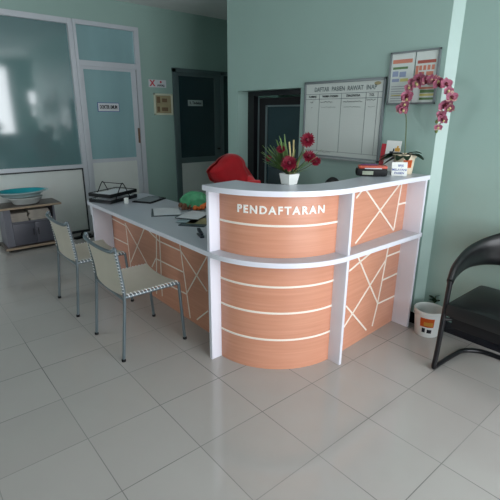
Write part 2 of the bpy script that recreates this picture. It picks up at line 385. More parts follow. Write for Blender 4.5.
def scribble(y0, y1, z, a=.006, seed=0):
    random.seed(seed); pts = []; n = int(abs(y1 - y0) / .006)
    for i in range(n): pts.append((X - .0135, y0 + (y1 - y0) * i / n + random.uniform(-.002, .002), z + random.uniform(-a, a)))
    return pts
for i, (y0, y1, z) in enumerate([(.285, .15, 1.64), (.05, -.14, 1.64), (-.175, -.26, 1.65), (.40, .36, 1.64), (.39, .37, 1.60)]):
    bm = BM(); add_tube(bm, scribble(y0, y1, z, seed=i), .0013, 4); obj('handwriting', bm, M_INK, wb, world=True)
for i, (y0, y1, z) in enumerate([(.28, .12, 1.60), (.04, -.13, 1.60), (.28, .14, 1.235), (.42, .33, 1.235), (-.19, -.26, 1.60)]):
    bm = BM(); add_tube(bm, scribble(y0, y1, z, .004, seed=i + 9), .0009, 4); obj('faint_handwriting', bm, mat('faded_marker', (92, 104, 106), .6), wb, world=True)
bm = BM(); add_lathe(bm, [(.03, 0), (.03, .001)], 20, sx=1, sy=.4); obj('maker_sticker', place(bm, face_minus_x(X - .013, -.26, 1.765)), mat('sticker', (150, 140, 100), .5), wb, world=True)

# framed double poster
po = thing('framed_poster', 'grey-framed double poster behind the orchid on the back wall', 'poster', (1.6, -.525, 1.8))
Z0, Z1 = 1.612, 1.96
obj('frame', boxes(((X - .02, -.36, Z0), (X - .001, -.348, Z1), .002), ((X - .02, -.716, Z0), (X - .001, -.704, Z1), .002), ((X - .02, -.716, Z0), (X - .001, -.348, Z0 + .012), .002), ((X - .02, -.716, Z1 - .012), (X - .001, -.348, Z1), .002)), M_BOARDF, po, world=True)
obj('sheet', boxes(((X - .010, -.706, Z0 + .01), (X - .002, -.545, Z1 - .01)), ((X - .010, -.535, Z0 + .01), (X - .002, -.358, Z1 - .01))), M_PK, po, world=True)
def patch(name, m, *r):
    for y0, y1, z0, z1 in r:
        bm = BM(); add_box(bm, (X - .0115, min(y0, y1), z0), (X - .0095, max(y0, y1), z1)); obj(name, bm, m, po, world=True)
patch('green_banner', M_PGR, (-.375, -.49, 1.847, 1.862), (-.60, -.70, 1.685, 1.705), (-.60, -.70, 1.64, 1.655))
patch('orange_banner', M_POR, (-.37, -.52, 1.885, 1.91), (-.59, -.70, 1.71, 1.722), (-.55, -.57, 1.72, 1.86))
patch('red_banner', M_PRD, (-.56, -.69, 1.873, 1.893), (-.57, -.60, 1.76, 1.79), (-.62, -.66, 1.745, 1.765))
patch('printed_photo', M_POR, (-.575, -.595, 1.83, 1.86), (-.605, -.625, 1.83, 1.86), (-.635, -.655, 1.83, 1.86), (-.665, -.685, 1.83, 1.86), (-.575, -.615, 1.795, 1.82), (-.63, -.68, 1.795, 1.82))
patch('blue_block', M_PBL, (-.375, -.42, 1.80, 1.835), (-.43, -.48, 1.795, 1.83), (-.375, -.43, 1.765, 1.785))
patch('yellow_block', M_PYE, (-.44, -.50, 1.765, 1.785), (-.38, -.47, 1.67, 1.678), (-.60, -.70, 1.665, 1.68))
patch('text_line', M_PGY, *[(-.375, -.375 - random.uniform(.09, .13), 1.635 + k * .016, 1.640 + k * .016) for k in range(7)])

# ------------------------------------------------------------------ reception counter
CX, CY = .686, -.19
def arc(rx, ry, a0, a1, n): return [(CX + rx * math.cos(math.radians(a0 + (a1 - a0) * i / n)), CY + ry * math.sin(math.radians(a0 + (a1 - a0) * i / n))) for i in range(n + 1)]
ct = thing('reception_counter', 'L-shaped white reception counter with orange wood panels and curved PENDAFTARAN front', 'reception counter', (CX, CY, 0))
def corner(cx, cy, r, a0, a1, n=6): return [(cx + r * math.cos(math.radians(a0 + (a1 - a0) * i / n)), cy + r * math.sin(math.radians(a0 + (a1 - a0) * i / n))) for i in range(n + 1)]
low = [(1.522, -.10), (1.522, -.785)] + arc(.605, .595, 270, 180, 24) + corner(.081 + .10, 1.90 - .10, .10, 180, 90) + corner(.73 - .06, 1.84, .06, 90, 0) + [(.73, -.10)]
upp = [(1.522, -.49), (1.522, -.79), (CX + .02, -.79)] + arc(.63, .602, 269, 180, 28) + [(CX - .36, CY + .03)] + arc(.355, .385, 182, 262, 16) + [(.80, -.575)]
def slab(name, poly, z0, z1):
    bm = BM(); add_prism(bm, poly, z0, z1); add = bm
    for f in bm.faces:
        f.material_index = 0
    bmesh.ops.recalc_face_normals(bm, faces=bm.faces)
    for f in bm.faces:
        if abs(f.normal.z) < .5: f.material_index = 1
    return obj(name, bm, [M_TOP, M_EDGE], ct, world=True)
slab('worktop', low, .712, .742)
slab('upper_shelf_top', upp, 1.12, 1.15)
def curved(bm, r0, r1, z0, z1, a0=180, a1=270, n=32):
    o = arc(r1 + .024, r1, a0, a1, n); i = arc(r0 + .024, r0, a1, a0, n); add_prism(bm, o + i, z0, z1)
for z0, z1, nm in ((0.0, .712, 'lower_curved_panel'), (.742, 1.12, 'upper_curved_panel')):
    bm = BM(); curved(bm, .475, .495, z0, z1); p = obj(nm, bm, M_WOOD, ct, world=True)
    if nm.startswith('lower'): zs = (.56, .389, .208)
    else: zs = (.934,)
    for z in zs:
        b2 = BM(); curved(b2, .4945, .4985, z - .006, z + .006, 181, 269.5); obj('inlay_strip', b2, M_STRIP, p, world=True)
    pan_c = p
# lettering on the curve
t = text_bm('PENDAFTARAN', .066, .003, .0018, 1.28)
xs = [v.co.x for v in t.verts]; ys = [v.co.y for v in t.verts]; w = max(xs) - min(xs); h = max(ys) - min(ys)
R_ = .4965; span = math.radians(58.5); mid = math.radians(227.6)
for v in t.verts:
    th = mid + (v.co.x - (max(xs) + min(xs)) / 2) / w * span; rr = R_ + v.co.z
    z = 1.024 + (v.co.y - (max(ys) + min(ys)) / 2) / h * .047
    v.co = Vector((CX + (rr + .024) * math.cos(th), CY + rr * math.sin(th), z))
obj('lettering', t, M_LETTER, pan_c, world=True, smooth=False)
# white frame boards
def board(name, lo, hi, m=M_WHITE): return obj(name, boxes((lo, hi, .0015)), m, ct, world=True)
for z0, z1 in ((0, .712), (.742, 1.12)):
    board('white_post', (.09, -.205, z0), (.180, -.178, z1))
    board('white_post', (.680, -.778, z0), (.702, -.655, z1))
    board('white_post', (1.494, -.778, z0), (1.516, -.60, z1))
def strip_bm(segs, fixed, axis, w, d):
    bm = BM()
    for (a, az), (b, bz) in segs:
        v = Vector((b - a, bz - az)); L = v.length; an = math.atan2(v.y, v.x)
        t_ = bmesh.new(); bmesh.ops.create_cube(t_, size=1)
        for q in t_.verts:
            u = (q.co.x) * L; k = q.co.z * w
            p = (a + (b - a) / 2 + u * math.cos(an) - k * math.sin(an), az + (bz - az) / 2 + u * math.sin(an) + k * math.cos(an))
            q.co = Vector((p[0], fixed + q.co.y * d, p[1])) if axis == 'y' else Vector((fixed + q.co.y * d, p[0], p[1]))
        merge(bm, t_)
    return bm
RU = [((0.243, 1.101), (0.663, 0.759)), ((0.701, 1.101), (0.182, 0.758)), ((0.708, 1.1), (0.663, 0.759)), ((0.696, 0.942), (0.813, 0.941)), ((0.15, 1.054), (0.21, 1.095))]
RL = [((0.21, 0.683), (0.544, 0.231)), ((0.138, 0.582), (0.462, 0.676)), ((0.13, 0.184), (0.602, 0.554)), ((0.62, 0.681), (0.577, 0.403)), ((0.577, 0.403), (0.546, 0.23)), ((0.546, 0.23), (0.502, 0.059)), ((0.608, 0.576), (0.813, 0.575)), ((0.585, 0.401), (0.813, 0.399)), ((0.547, 0.225), (0.813, 0.214)), ((0.137, 0.336), (0.423, 0.055))]
for z0, z1, S, nm in ((0, .712, RL, 'lower_side_panel'), (.742, 1.12, RU, 'upper_side_panel')):
    # the side panel runs slightly deeper towards the wall end
    MP = Matrix.Translation((.70, -.69, 0)) @ Matrix.Rotation(math.atan2(.045, .795), 4, 'Z')
    p = obj(nm, place(boxes(((0, 0, z0), (.796, .018, z1), .0015)), MP), M_WOOD, ct, world=True)
    obj('inlay_strip', place(strip_bm(S, -.001, 'y', .012, .004), MP), M_STRIP, p, world=True)
LS = [((1.743, .56), (1.426, .548)), ((1.443, .572), (1.048, .282)), ((1.06, .59), (1.382, .206)), ((1.745, .367), (1.416, .371)), ((1.43, .575), (1.389, .10)), ((.95, .591), (.8, .546)), ((.8, .546), (.457, .546)), ((.835, .60), (.90, .044)), ((.785, .60), (.799, .057)),
      ((.956, .276), (.873, .375)), ((.873, .375), (.427, .381)), ((.469, .60), (.36, .021)), ((.457, .546), (.119, .328)), ((.109, .59), (.395, .22)), ((.706, .197), (.395, .21)), ((.265, .044), (.113, .173)), ((.95, .591), (1.05, .64)), ((1.06, .59), (1.02, .66)), ((1.10, .05), (.99, .25))]
p = board('desk_front_panel', (.28, -.178, 0), (.30, 1.745, .712), M_WOOD)
obj('inlay_strip', strip_bm(LS, .279, 'x', .010, .004), M_STRIP, p, world=True)
board('desk_end_board', (.10, 1.745, 0), (.715, 1.775, .712))
board('desk_end_overhang_board', (.12, 1.775, .60), (.70, 1.86, .712))
board('desk_inner_board', (.30, -.10, 0), (.32, -.05, .712))
board('drawer_unit', (.32, .98, .12), (.70, 1.40, .70))
board('back_support_board', (1.40, -.61, 0), (1.42, -.12, .712))
board('upper_rear_support', (.70, -.622, .742), (1.49, -.606, 1.12))

# ------------------------------------------------------------------ dining chairs (two)
def make_chair(label):
    t = thing('dining_chair', label, 'chair', (-.14, .375, 0), 0, 'beige vinyl chairs at the desk')
    # local coordinates: x toward the desk, y across; centre of seat at origin
    W = .232; bx = -.185; fx = .205; SZ = .45
    def leg_tube(y, rear):
        bm = BM()
        if rear: add_tube(bm, smooth_path([(bx - .042, y, 0), (bx - .020, y, .22), (bx, y, SZ), (bx - .012, y, .60), (bx - .034, y, .768)]), .0105, 10)
        else: add_tube(bm, [(fx + .03, y, 0), (fx, y, SZ - .012)], .0105, 10)
        return bm
    for y in (-W, W):
        obj('rear_leg', leg_tube(y, True), M_STEEL, t); obj('leg', leg_tube(y, False), M_STEEL, t)
    for y in (-W, W):
        bm = BM(); add_tube(bm, [(bx, y, SZ - .012), (fx, y, SZ - .012)], .0105, 10); obj('side_rail', bm, M_STEEL, t)
    bm = BM()
    add_tube(bm, smooth_path([(fx, -W, SZ - .012), (fx, -W * .8, SZ - .03), (fx, 0, SZ - .035), (fx, W * .8, SZ - .03), (fx, W, SZ - .012)]), .009, 8); obj('cross_rail', bm, M_STEEL, t); bm = BM()
    add_tube(bm, [(bx, -W, SZ - .03), (bx, W, SZ - .03)], .009, 8); obj('cross_rail', bm, M_STEEL, t)
    # top back bar: starts at post tops, dips back and down
    def barx(y): u = abs(y) / W; return bx - .085 - .045 * (1 - u ** 6)
    bm = BM(); add_tube(bm, smooth_path([(bx - .034, -W, .768), (bx - .044, -W * .97, .755), (bx - .058, -W * .84, .744), (bx - .066, 0, .738), (bx - .058, W * .84, .744), (bx - .044, W * .97, .755), (bx - .034, W, .768)]), .0115, 10)
    obj('back_bar', bm, M_STEEL, t)
    # sling seat
    n, m_ = 16, 12
    bm = BM(); g = []
    for i in range(n + 1):
        u = i / n; x = bx - .0 + (fx - bx + .0) * u; row = []
        for j in range(m_ + 1):
            v = -1 + 2 * j / m_; y = v * (W - .004)
            z = SZ + .004 - .028 * (1 - v * v) * (1 - .5 * abs(2 * u - 1)); xx = x + (.02 * v * v - .02) * (u if u > .8 else 0)
            row.append(bm.verts.new((xx, y, z)))
        g.append(row)
    for i in range(n):
        for j in range(m_): bm.faces.new((g[i][j], g[i + 1][j], g[i + 1][j + 1], g[i][j + 1]))
    bmesh.ops.solidify(bm, geom=bm.faces[:], thickness=.008); seat = obj('seat', bm, M_VINYL, t)
    # sling backrest
    bm = BM(); g = []
    def backpt(u, v):
        z = SZ + .0 + u * (.750 - SZ); lean = .034 * u ** 1.35
        x = bx + .004 - lean - (.03 * u + .004) * (1 - v ** 4) - .02 * (1 - v * v) * (1 - u)
        return Vector((x, v * (W - .004), z - .02 * (1 - v ** 4) * (1 if u > .5 else .4)))
    for i in range(n + 1):
        g.append([bm.verts.new(backpt(i / n, -1 + 2 * j / m_)) for j in range(m_ + 1)])
    for i in range(n):
        for j in range(m_): bm.faces.new((g[i][j], g[i + 1][j], g[i + 1][j + 1], g[i][j + 1]))
    bmesh.ops.solidify(bm, geom=bm.faces[:], thickness=.006); back = obj('backrest', bm, M_VINYL, t)
    # lacing loops along the edges
    for y in (-W, W):
        bm = BM()
        for k in range(15):
            x = bx + .02 + (fx - bx - .04) * k / 14
            add_tube(bm, [(x, y * .955, SZ + .006), (x + .006, y * 1.0, SZ + .004), (x + .010, y * 1.055, SZ - .010)], .0036, 6)
        obj('seat_lacing', bm, M_LACE, seat)
    for y in (-W, W):
        bm = BM()
        for k in range(13):
            p = backpt(.07 + .84 * k / 12, 1 if y > 0 else -1)
            add_tube(bm, [(p.x + .010, y * .965, p.z), (p.x, y * 1.0, p.z + .004), (p.x - .012, y * 1.05, p.z + .008), (p.x - .014, y * .965, p.z + .008)], .0036, 6)
        obj('back_lacing', bm, M_LACE, back)
    for x, y in ((bx - .042, -W), (bx - .042, W), (fx + .03, -W), (fx + .03, W)):
        bm = BM(); add_lathe(bm, [(.014, 0), (.0145, .012), (.011, .018)], 12, (x, y, 0)); obj('rubber_foot', bm, M_BLKPL, t)
    return t
def dup(root, loc, label, rz=0):
    r = root.copy(); COL.objects.link(r); r.location = loc; r.rotation_euler = (0, 0, rz); r['label'] = label
    for ch in list(root.children):
        c = ch.copy(); COL.objects.link(c); c.parent = r
        for g in list(ch.children):
            d = g.copy(); COL.objects.link(d); d.parent = c
    return r
ch1 = make_chair('beige vinyl metal chair nearest the viewer at the desk')
ch2 = dup(ch1, (-.145, 1.215, 0), 'farther beige vinyl metal chair, between the near chair and the grey cabinet')

# ------------------------------------------------------------------ black armchair
def armchair():
    cx0, cy0 = 1.36, -1.48
    t = thing('armchair', 'black leatherette armchair with black tube frame against the right wall', 'armchair', (cx0, cy0, 0))
    Wd = .275
    # local: x away (to wall), y across; front at x=-.26
    path = [(-.25, Wd, .600), (-.17, Wd + .012, .655), (-.03, Wd + .01, .70), (.10, Wd - .03, .725), (.19, Wd - .11, .745), (.235, .10, .755), (.245, 0, .758)]
    path = path + [(x, -y, z) for x, y, z in path[-2::-1]]
    sm = smooth_path(path, 6); n = len(sm)
    bm = BM(); rings = []
    cen = sum(sm, Vector()) / n
    for i, p in enumerate(sm):
        u = i / (n - 1); e = min(u, 1 - u) * 2
        hh = .032 + .077 * min(1, e * 1.55) ** 1.2; th = .018 + .016 * min(1, e * 2)
        T = ((sm[min(i + 1, n - 1)] - sm[max(i - 1, 0)])).normalized()
        up = Vector((0, 0, 1)); up = (up - T * up.dot(T)).normalized(); out = T.cross(up)
        ring = []
        for k in range(14):
            a = 2 * PI * k / 14; c, s = math.cos(a), math.sin(a)
            ring.append(bm.verts.new(p + up * hh * (abs(c) ** .7) * (1 if c > 0 else -1) + out * th * (abs(s) ** .8) * (1 if s > 0 else -1)))
        rings.append(ring)
    for a, b in zip(rings, rings[1:]):
        for k in range(14): bm.faces.new((a[k], a[(k + 1) % 14], b[(k + 1) % 14], b[k]))
    bm.faces.new(rings[0][::-1]); bm.faces.new(rings[-1])
    obj('backrest', bm, M_BLACK, t, angle=60)
    # seat cushion
    bm = BM()
    add_box(bm, (-.275, -.268, .385), (.21, .268, .475), .035)
    bmesh.ops.subdivide_edges(bm, edges=bm.edges[:], cuts=2, use_grid_fill=True)
    for v in bm.verts:
        if v.co.z > .45: v.co.z += .012 * (1 - (v.co.x + .04) ** 2 / .06) * (1 - v.co.y ** 2 / .08)
    obj('seat', bm, M_BLACK, t, angle=60)
    obj('seat_base', boxes(((-.24, -.235, .315), (.18, .235, .378), .012)), M_BLKPL, t)
    for s in (1, -1):
        bm = BM()
        add_tube(bm, smooth_path([(-.245, s * Wd, .61), (-.25, s * (Wd + .003), .40), (-.257, s * (Wd + .006), .15), (-.262, s * (Wd + .01), .035), (-.245, s * (Wd + .012), .017), (-.19, s * (Wd + .01), .017), (.0, s * Wd, .017), (.10, s * (Wd - .02), .017), (.17, s * (Wd - .09), .017), (.19, s * .10, .017), (.19, 0, .017)], 6), .0155, 12)
        obj('leg', bm, M_BLKMET, t)
        bm = BM(); add_tube(bm, [(-.252, s * Wd, .36), (-.2, s * .20, .362)], .012, 8)
        obj('bracket', bm, M_BLKMET, t)
    return t
armchair()

# ------------------------------------------------------------------ bucket and sprig
bk = thing('plastic_bucket', 'white plastic bucket with an orange label on the floor beside the armchair', 'bucket', (1.528, -.915, 0)); BS = 1.08
bm = BM(); add_lathe(bm, [(.001, 0), (.080, 0), (.084, .004), (.099, .170), (.104, .173), (.106, .198), (.102, .201), (.098, .198), (.094, .180), (.078, .012), (.001, .010)], 36); obj('bucket_body', bm, M_BASIN, bk)
def curved_patch(r0, r1, z0, z1, a0, a1, off=.0012, n=10):
    bm = BM(); g = []
    for i in range(n + 1):
        a = math.radians(a0 + (a1 - a0) * i / n)
        for d in (0, .001):
            pass
        g.append([bm.verts.new(((r0 + off) * math.cos(a), (r0 + off) * math.sin(a), z0)), bm.verts.new(((r1 + off) * math.cos(a), (r1 + off) * math.sin(a), z1))])
    for a, b in zip(g, g[1:]): bm.faces.new((a[0], b[0], b[1], a[1]))
    bmesh.ops.solidify(bm, geom=bm.faces[:], thickness=.0008)
    return bm
def rb(z): return .084 + (z - .004) * (.015 / .166)
obj('orange_label', curved_patch(rb(.085), rb(.155), .085, .155, 174, 232), M_LABELO, bk)
obj('yellow_label_band', curved_patch(rb(.095), rb(.125), .095, .125, 190, 228, .002), M_LABELY, bk)
obj('black_label_mark', curved_patch(rb(.04), rb(.075), .04, .075, 184, 198, .0015), M_INK, bk)
obj('black_label_mark', curved_patch(rb(.038), rb(.068), .038, .068, 206, 226, .0015), M_INK, bk)
bm = BM(); add_tube(bm, [(-.107 * math.cos(a), .107 * math.sin(a) , .182 - .03 * math.sin(a)) for a in [PI * k / 14 for k in range(15)]], .0025, 6); obj('handle', bm, M_BASIN, bk)
sp = thing('plant_sprig', 'small dark green sprig standing behind the bucket against the wall', 'plant', (1.648, -.885, 0))
bm = BM(); add_tube(bm, smooth_path([(0, 0, 0), (.004, .004, .12), (-.003, -.008, .25)]), .004, 6); obj('stem', bm, M_STEM, sp)
def leaf(bm, base, d, L, w, droop=.3, up=Vector((0, 0, 1)), th=.0012, n=6):
    d = Vector(d).normalized(); side = d.cross(up)
    if side.length < .05: side = d.cross(Vector((1, 0, 0)))
    side.normalize(); nn = side.cross(d).normalized(); base = Vector(base); rows = []
    for i in range(n + 1):
        u = i / n; ww = w * math.sin(PI * (u * .88 + .06)) ** .8; c = base + d * L * u - Vector((0, 0, 1)) * droop * L * u * u
        rows.append([bm.verts.new(c - side * ww), bm.verts.new(c - nn * ww * .25), bm.verts.new(c + side * ww)])
    fs = []
    for a, b in zip(rows, rows[1:]):
        for k in range(2): fs.append(bm.faces.new((a[k], a[k + 1], b[k + 1], b[k])))
    bmesh.ops.solidify(bm, geom=fs, thickness=th)
for i in range(6):
    bm = BM(); a = i * 2.4; leaf(bm, (-.002, -.004, .2 + .01 * i), (-.4 + .3 * math.cos(a), math.sin(a), .5), .05, .02, .2); obj('leaf', bm, M_LEAF, sp)

# ------------------------------------------------------------------ things on the upper top (z = 1.15)
UT = 1.1502
# flower vase
fv = thing('flower_vase', 'white square ceramic vase of crimson flowers and long leaves on the curved counter', 'flower arrangement', (.475, -.475, UT), .0)
bm = BM()
t_ = bmesh.new()
def sq(s, z): return [(sx * s, sy * s, z) for sx, sy in ((-1, -1), (1, -1), (1, 1), (-1, 1))]
lv = [sq(.033, 0), sq(.043, .062), sq(.038, .062), sq(.031, .01)]
vs = [[t_.verts.new(p) for p in l] for l in lv]
t_.faces.new(vs[0][::-1])
for a, b in zip(vs, vs[1:]):
    for k in range(4): t_.faces.new((a[k], a[(k + 1) % 4], b[(k + 1) % 4], b[k]))
t_.faces.new(vs[-1]); bmesh.ops.bevel(t_, geom=t_.edges[:], offset=.002, segments=1, affect='EDGES'); merge(bm, t_)
obj('vase', bm, M_CERAMIC, fv)
obj('foam', boxes(((-.033, -.033, .03), (.033, .033, .057))), M_SOIL, fv)
def bloom(parent, c, r, nm='bloom', face=(-.6, -.6, .5), petals=20, m=M_PETALR, mc=M_PETALD):
    F = Vector(face).normalized(); A = F.cross(Vector((0, 0, 1))).normalized(); B = A.cross(F).normalized()
    bm = BM()
    for lay, (rr, k0, tilt) in enumerate(((1, 0, .12), (.78, .5, .4), (.5, .25, .8))):
        for k in range(petals):
            a = 2 * PI * (k + k0) / petals + random.uniform(-.08, .08); d = (A * math.cos(a) + B * math.sin(a)) + F * tilt
            leaf(bm, Vector(c) + d * r * .1, d, r * rr * random.uniform(.88, 1.05), r * .16, 0, up=F)
    o = obj(nm, bm, m, parent, world=True)
    bm = BM(); add_blob(bm, Vector(c) + F * r * .22, r * .26, 2, .2, 12); obj('flower_center', bm, mc, o, world=True)
    return o
VB = Vector((.475, -.475, UT))
F_ = [((.475 - .03, -.50, 1.272), .052), ((.49, -.59, 1.405), .045), ((.50, -.60, 1.315), .042), ((.46, -.415, 1.345), .030), ((.46, -.31, 1.285), .022), ((.52, -.635, 1.29), .03)]
bms = BM()
for c, r in F_:
    add_tube(bms, smooth_path([VB + Vector((0, 0, .06)), (VB + Vector(c)) / 2 + Vector((0, 0, .02)), Vector(c)]), .0022, 6)
obj('flower_stems', bms, M_STEM, fv, world=True)
for c, r in F_: bloom(fv, c, r * .88, face=(-.6 + random.uniform(-.2, .2), -.6 + random.uniform(-.3, .3), .35 + random.uniform(-.2, .4)))
random.seed(3)
for i in range(70):
    a = random.uniform(0, 2 * PI); lean = random.uniform(.25, 1.35)
    side = Vector((math.cos(a) * .75, math.sin(a), 0))
    if i < 52: side = Vector((.1 + random.uniform(-.35, .3), random.uniform(.45, 1.0), 0))
    elif side.x < 0: side.x *= -.5
    bm = BM(); leaf(bm, VB + Vector((side.x * .02, side.y * .02, .06)), side * lean + Vector((0, 0, 1 - .55 * min(1, lean))), random.uniform(.14, .25), .0065, random.uniform(0, .25), n=7)
    obj('blade_leaf', bm, M_BLADE, fv, world=True)
for c in ((.49, -.485, 1.40), (.462, -.478, 1.39), (.49, -.54, 1.31)):
    bm = BM(); add_tube(bm, smooth_path([VB + Vector((0, 0, .06)), (VB + Vector(c)) / 2 + Vector((.008, -.006, 0)), Vector(c)]), .0045, 6); obj('dry_stick', bm, M_STICK, fv, world=True)

# orchid
PX, PY = 1.452, -.622
oc = thing('potted_orchid', 'arching mauve orchid in a cream pot with an orange label on the counter end', 'orchid', (PX, PY, UT))
bm = BM(); add_lathe(bm, [(.001, 0), (.058, 0), (.060, .004), (.070, .105), (.077, .108), (.081, .132), (.077, .134), (.073, .12), (.001, .118)], 32); obj('pot', bm, M_POT, oc)
bm = BM(); add_blob(bm, (0, 0, .118), .071, 3, .1, 10, (1, 1, .12)); obj('soil', bm, M_SOIL, oc)
obj('orange_label', curved_patch(.0642, .0690, .045, .098, 207, 260, .001), M_LABELO, oc)
sten = [(PX, PY, 1.27), (1.50, -.585, 1.40), (1.52, -.56, 1.52), (1.53, -.530, 1.60), (1.53, -.540, 1.68), (1.53, -.60, 1.745), (1.53, -.68, 1.775), (1.53, -.76, 1.76), (1.53, -.82, 1.71), (1.53, -.862, 1.63), (1.53, -.835, 1.56), (1.53, -.81, 1.50), (1.53, -.785, 1.44)]
sp_ = smooth_path(sten, 8)
bm = BM(); add_tube(bm, sp_, .0032, 6); stm = obj('flower_stem', bm, M_STEM, oc, world=True)
for i, (d, L, w) in enumerate([((-.2, 1, .35), .17, .044), ((-.75, .9, .25), .16, .055), ((-.5, .9, -.1), .14, .05), ((-.2, -1, .4), .16, .032), ((-1, -.2, .28), .13, .032), ((-.6, 1, .1), .15, .03), ((.1, -.8, .6), .13, .03), ((-.9, -.7, .35), .13, .03)]):
    bm = BM(); leaf(bm, (PX + d[0] * .01, PY + d[1] * .01, UT + .130), d, L, w, .5, th=.003, n=10); obj('leaf', bm, M_LEAF, oc, world=True)
def orchid_flower(c, r, k):
    F = Vector((-.8 + random.uniform(-.3, .3), -.5 + random.uniform(-.5, .5), random.uniform(-.3, .3))).normalized(); A = F.cross(Vector((0, 0, 1))).normalized(); B = A.cross(F).normalized()
    bm = BM()
    for a, w, L in ((90, .36, .95), (210, .36, .9), (330, .36, .9)):
        d = A * math.cos(math.radians(a)) + B * math.sin(math.radians(a)) + F * .1; leaf(bm, c, d, r * L, r * w, 0, up=F, th=.0015)
    o = obj('blossom', bm, M_PETALC if k % 3 == 1 else M_PETALP, oc, world=True)
    bm = BM()
    for a, w, L in ((20, .52, .95), (160, .52, .95)):
        d = A * math.cos(math.radians(a)) + B * math.sin(math.radians(a)) + F * .22; leaf(bm, Vector(c) + F * .002, d, r * L, r * w, 0, up=F, th=.0015)
    obj('wide_petals', bm, M_PETALP, o, world=True)
    bm = BM(); add_blob(bm, Vector(c) + F * r * .2, r * .24, 2, .3, 8); leaf(bm, Vector(c) + F * r * .15, -B + F * .9, r * .5, r * .2, 0, up=F); obj('lip', bm, M_PETALD if k % 2 else M_STICK, o, world=True)
random.seed(11)
spots = [(.225 + .0255 * i, (.038, .046, .036, .044)[i % 4] * (1 if i < 24 else .8)) for i in range(29)]
for k, (u, r) in enumerate(spots):
    p = sp_[int(u * (len(sp_) - 1))]
    off = Vector((-.02, random.uniform(-.022, .026), random.uniform(-.026, .016)))
    orchid_flower(p + off, r * .95, k)
bm = BM()
for p in (sp_[-1], sp_[-4] + Vector((-.01, 0, .0)), sp_[-9] + Vector((-.02, .02, 0)), sp_[44] + Vector((-.02, .03, -.02))): add_blob(bm, p, .011, 2, .05, 3, (1, 1, 1.3))
obj('bud', bm, M_BUD, stm, world=True)

# upright booklet in front of wall, red cover behind
b = thing('booklet', 'upright white booklet with a red back cover leaning beside the orchid pot', 'booklet', (1.49, -.53, UT))
mt = Matrix.Translation((1.495, -.535, UT)) @ Matrix.Rotation(math.radians(8), 4, 'Y')
bm = BM(); add_box(bm, (-.012, -.015, 0), (-.006, .10, .215), 0, mt); obj('white_front', bm, M_CERAMIC, b, world=True)
bm = BM(); add_box(bm, (.000, .03, 0), (.012, .138, .19), 0, mt @ Matrix.Rotation(.10, 4, 'Z')); obj('red_cover', bm, M_COVER, b, world=True)
bm = BM(); add_box(bm, (-.0135, .035, .105), (-.012, .065, .14), 0, mt); add_box(bm, (-.0135, .03, .14), (-.012, .04, .16), 0, mt); obj('blue_figure', bm, M_INK, b, world=True)
bm = BM(); add_box(bm, (-.0135, -.015, .14), (-.012, .025, .165), 0, mt); add_box(bm, (-.0135, 0, .165), (-.012, .012, .18), 0, mt); obj('orange_figure', bm, M_LABELY, b, world=True)
# black pouch / magazines pile
def sloped(name, label, cat, c, size, rz, m, ry=0, bev=.006):
    o = thing(name, label, cat, c, rz); bm = BM(); add_box(bm, (-size[0] / 2, -size[1] / 2, 0), (size[0] / 2, size[1] / 2, size[2]), bev); obj('body', bm, m, o); return o
o = thing('zip_pouch', 'black pouch with a colourful striped top lying beside the tent card', 'pouch', (1.17, -.555, UT), -.80)
bm = BM(); add_box(bm, (-.10, -.05, 0), (.10, .05, .052), .02); obj('pouch_body', bm, M_BLKPL, o)
bm = BM(); add_box(bm, (-.085, -.035, .050), (.098, .048, .068), .007); obj('orange_top', bm, mat('rust_cover', (186, 74, 50), .5, var=.2, scale=(20, 20, 20)), o)
bm = BM(); add_box(bm, (-.07, .012, .066), (.04, .046, .074), .002); obj('purple_top', bm, mat('purple_cover', (96, 54, 104), .5), o)
bm = BM(); add_box(bm, (-.065, -.0515, .012), (.005, -.0495, .036), .0); obj('pale_label', bm, mat('pale_label', (150, 158, 140), .5), o)
bm = BM(); add_box(bm, (-.05, -.046, .0495), (.06, -.026, .0545), .001); obj('white_stripe', bm, M_PAPER, o)
# tent card
tc = thing('tent_card', 'small white folded tent card with blue print in front of the orchid pot', 'card', (1.335, -.660, UT), math.radians(-52))
# local: front face toward -y
for sgn, nm in ((-1, 'front_face'), (1, 'rear_face')):
    m4 = Matrix.Translation((0, sgn * .028, 0)) @ Matrix.Rotation(sgn * math.radians(17), 4, 'X')
    bm = BM(); add_box(bm, (-.05, -.001, 0), (.05, .001, .092), 0, m4); fo = obj(nm, bm, M_CERAMIC, tc)
    if sgn < 0:
        for y_, s_ in ((.068, 'BPJS'), (.04, 'MELAYANI'), (.018, 'PASIEN')):
            bm = text_bm(s_, .02, .0003, .0004); place(bm, m4 @ face_minus_y(.008 if y_ > .05 else 0, -.0015, y_)); obj('print', bm, M_INKB, fo)

# ------------------------------------------------------------------ things on the desk (z = .742)
DT = .7422
tr = thing('letter_tray', 'black two-tier wire letter tray with white papers at the far end of the desk', 'letter tray', (.312, 1.73, DT), math.radians(26))
def wire_tray(z):
    bm = BM(); a, b2 = .19, .125
    rc = lambda zz: [(-a, -b2, zz), (a, -b2, zz), (a, b2, zz), (-a, b2, zz), (-a, -b2, zz)]
    for zz in (z, z + .026):
        p = rc(zz)
        for q, w in zip(p, p[1:]): add_tube(bm, [q, w], .004, 6)
    for k in range(15):
        x = -a + 2 * a * k / 14; add_tube(bm, [(x, -b2, z + .025), (x, -b2, z), (x, b2, z), (x, b2, z + .025)], .0018, 4)
    return bm
obj('lower_tray', wire_tray(.006), M_BLKMET, tr); up_ = obj('upper_tray', wire_tray(.060), M_BLKMET, tr)
obj('tray_sides', boxes(((-.192, -.128, .004), (.192, -.124, .034)), ((-.192, -.128, .004), (-.188, .128, .034)), ((-.192, -.128, .058), (.192, -.124, .084)), ((-.192, -.128, .058), (-.188, .128, .084))), M_BLKMET, tr)
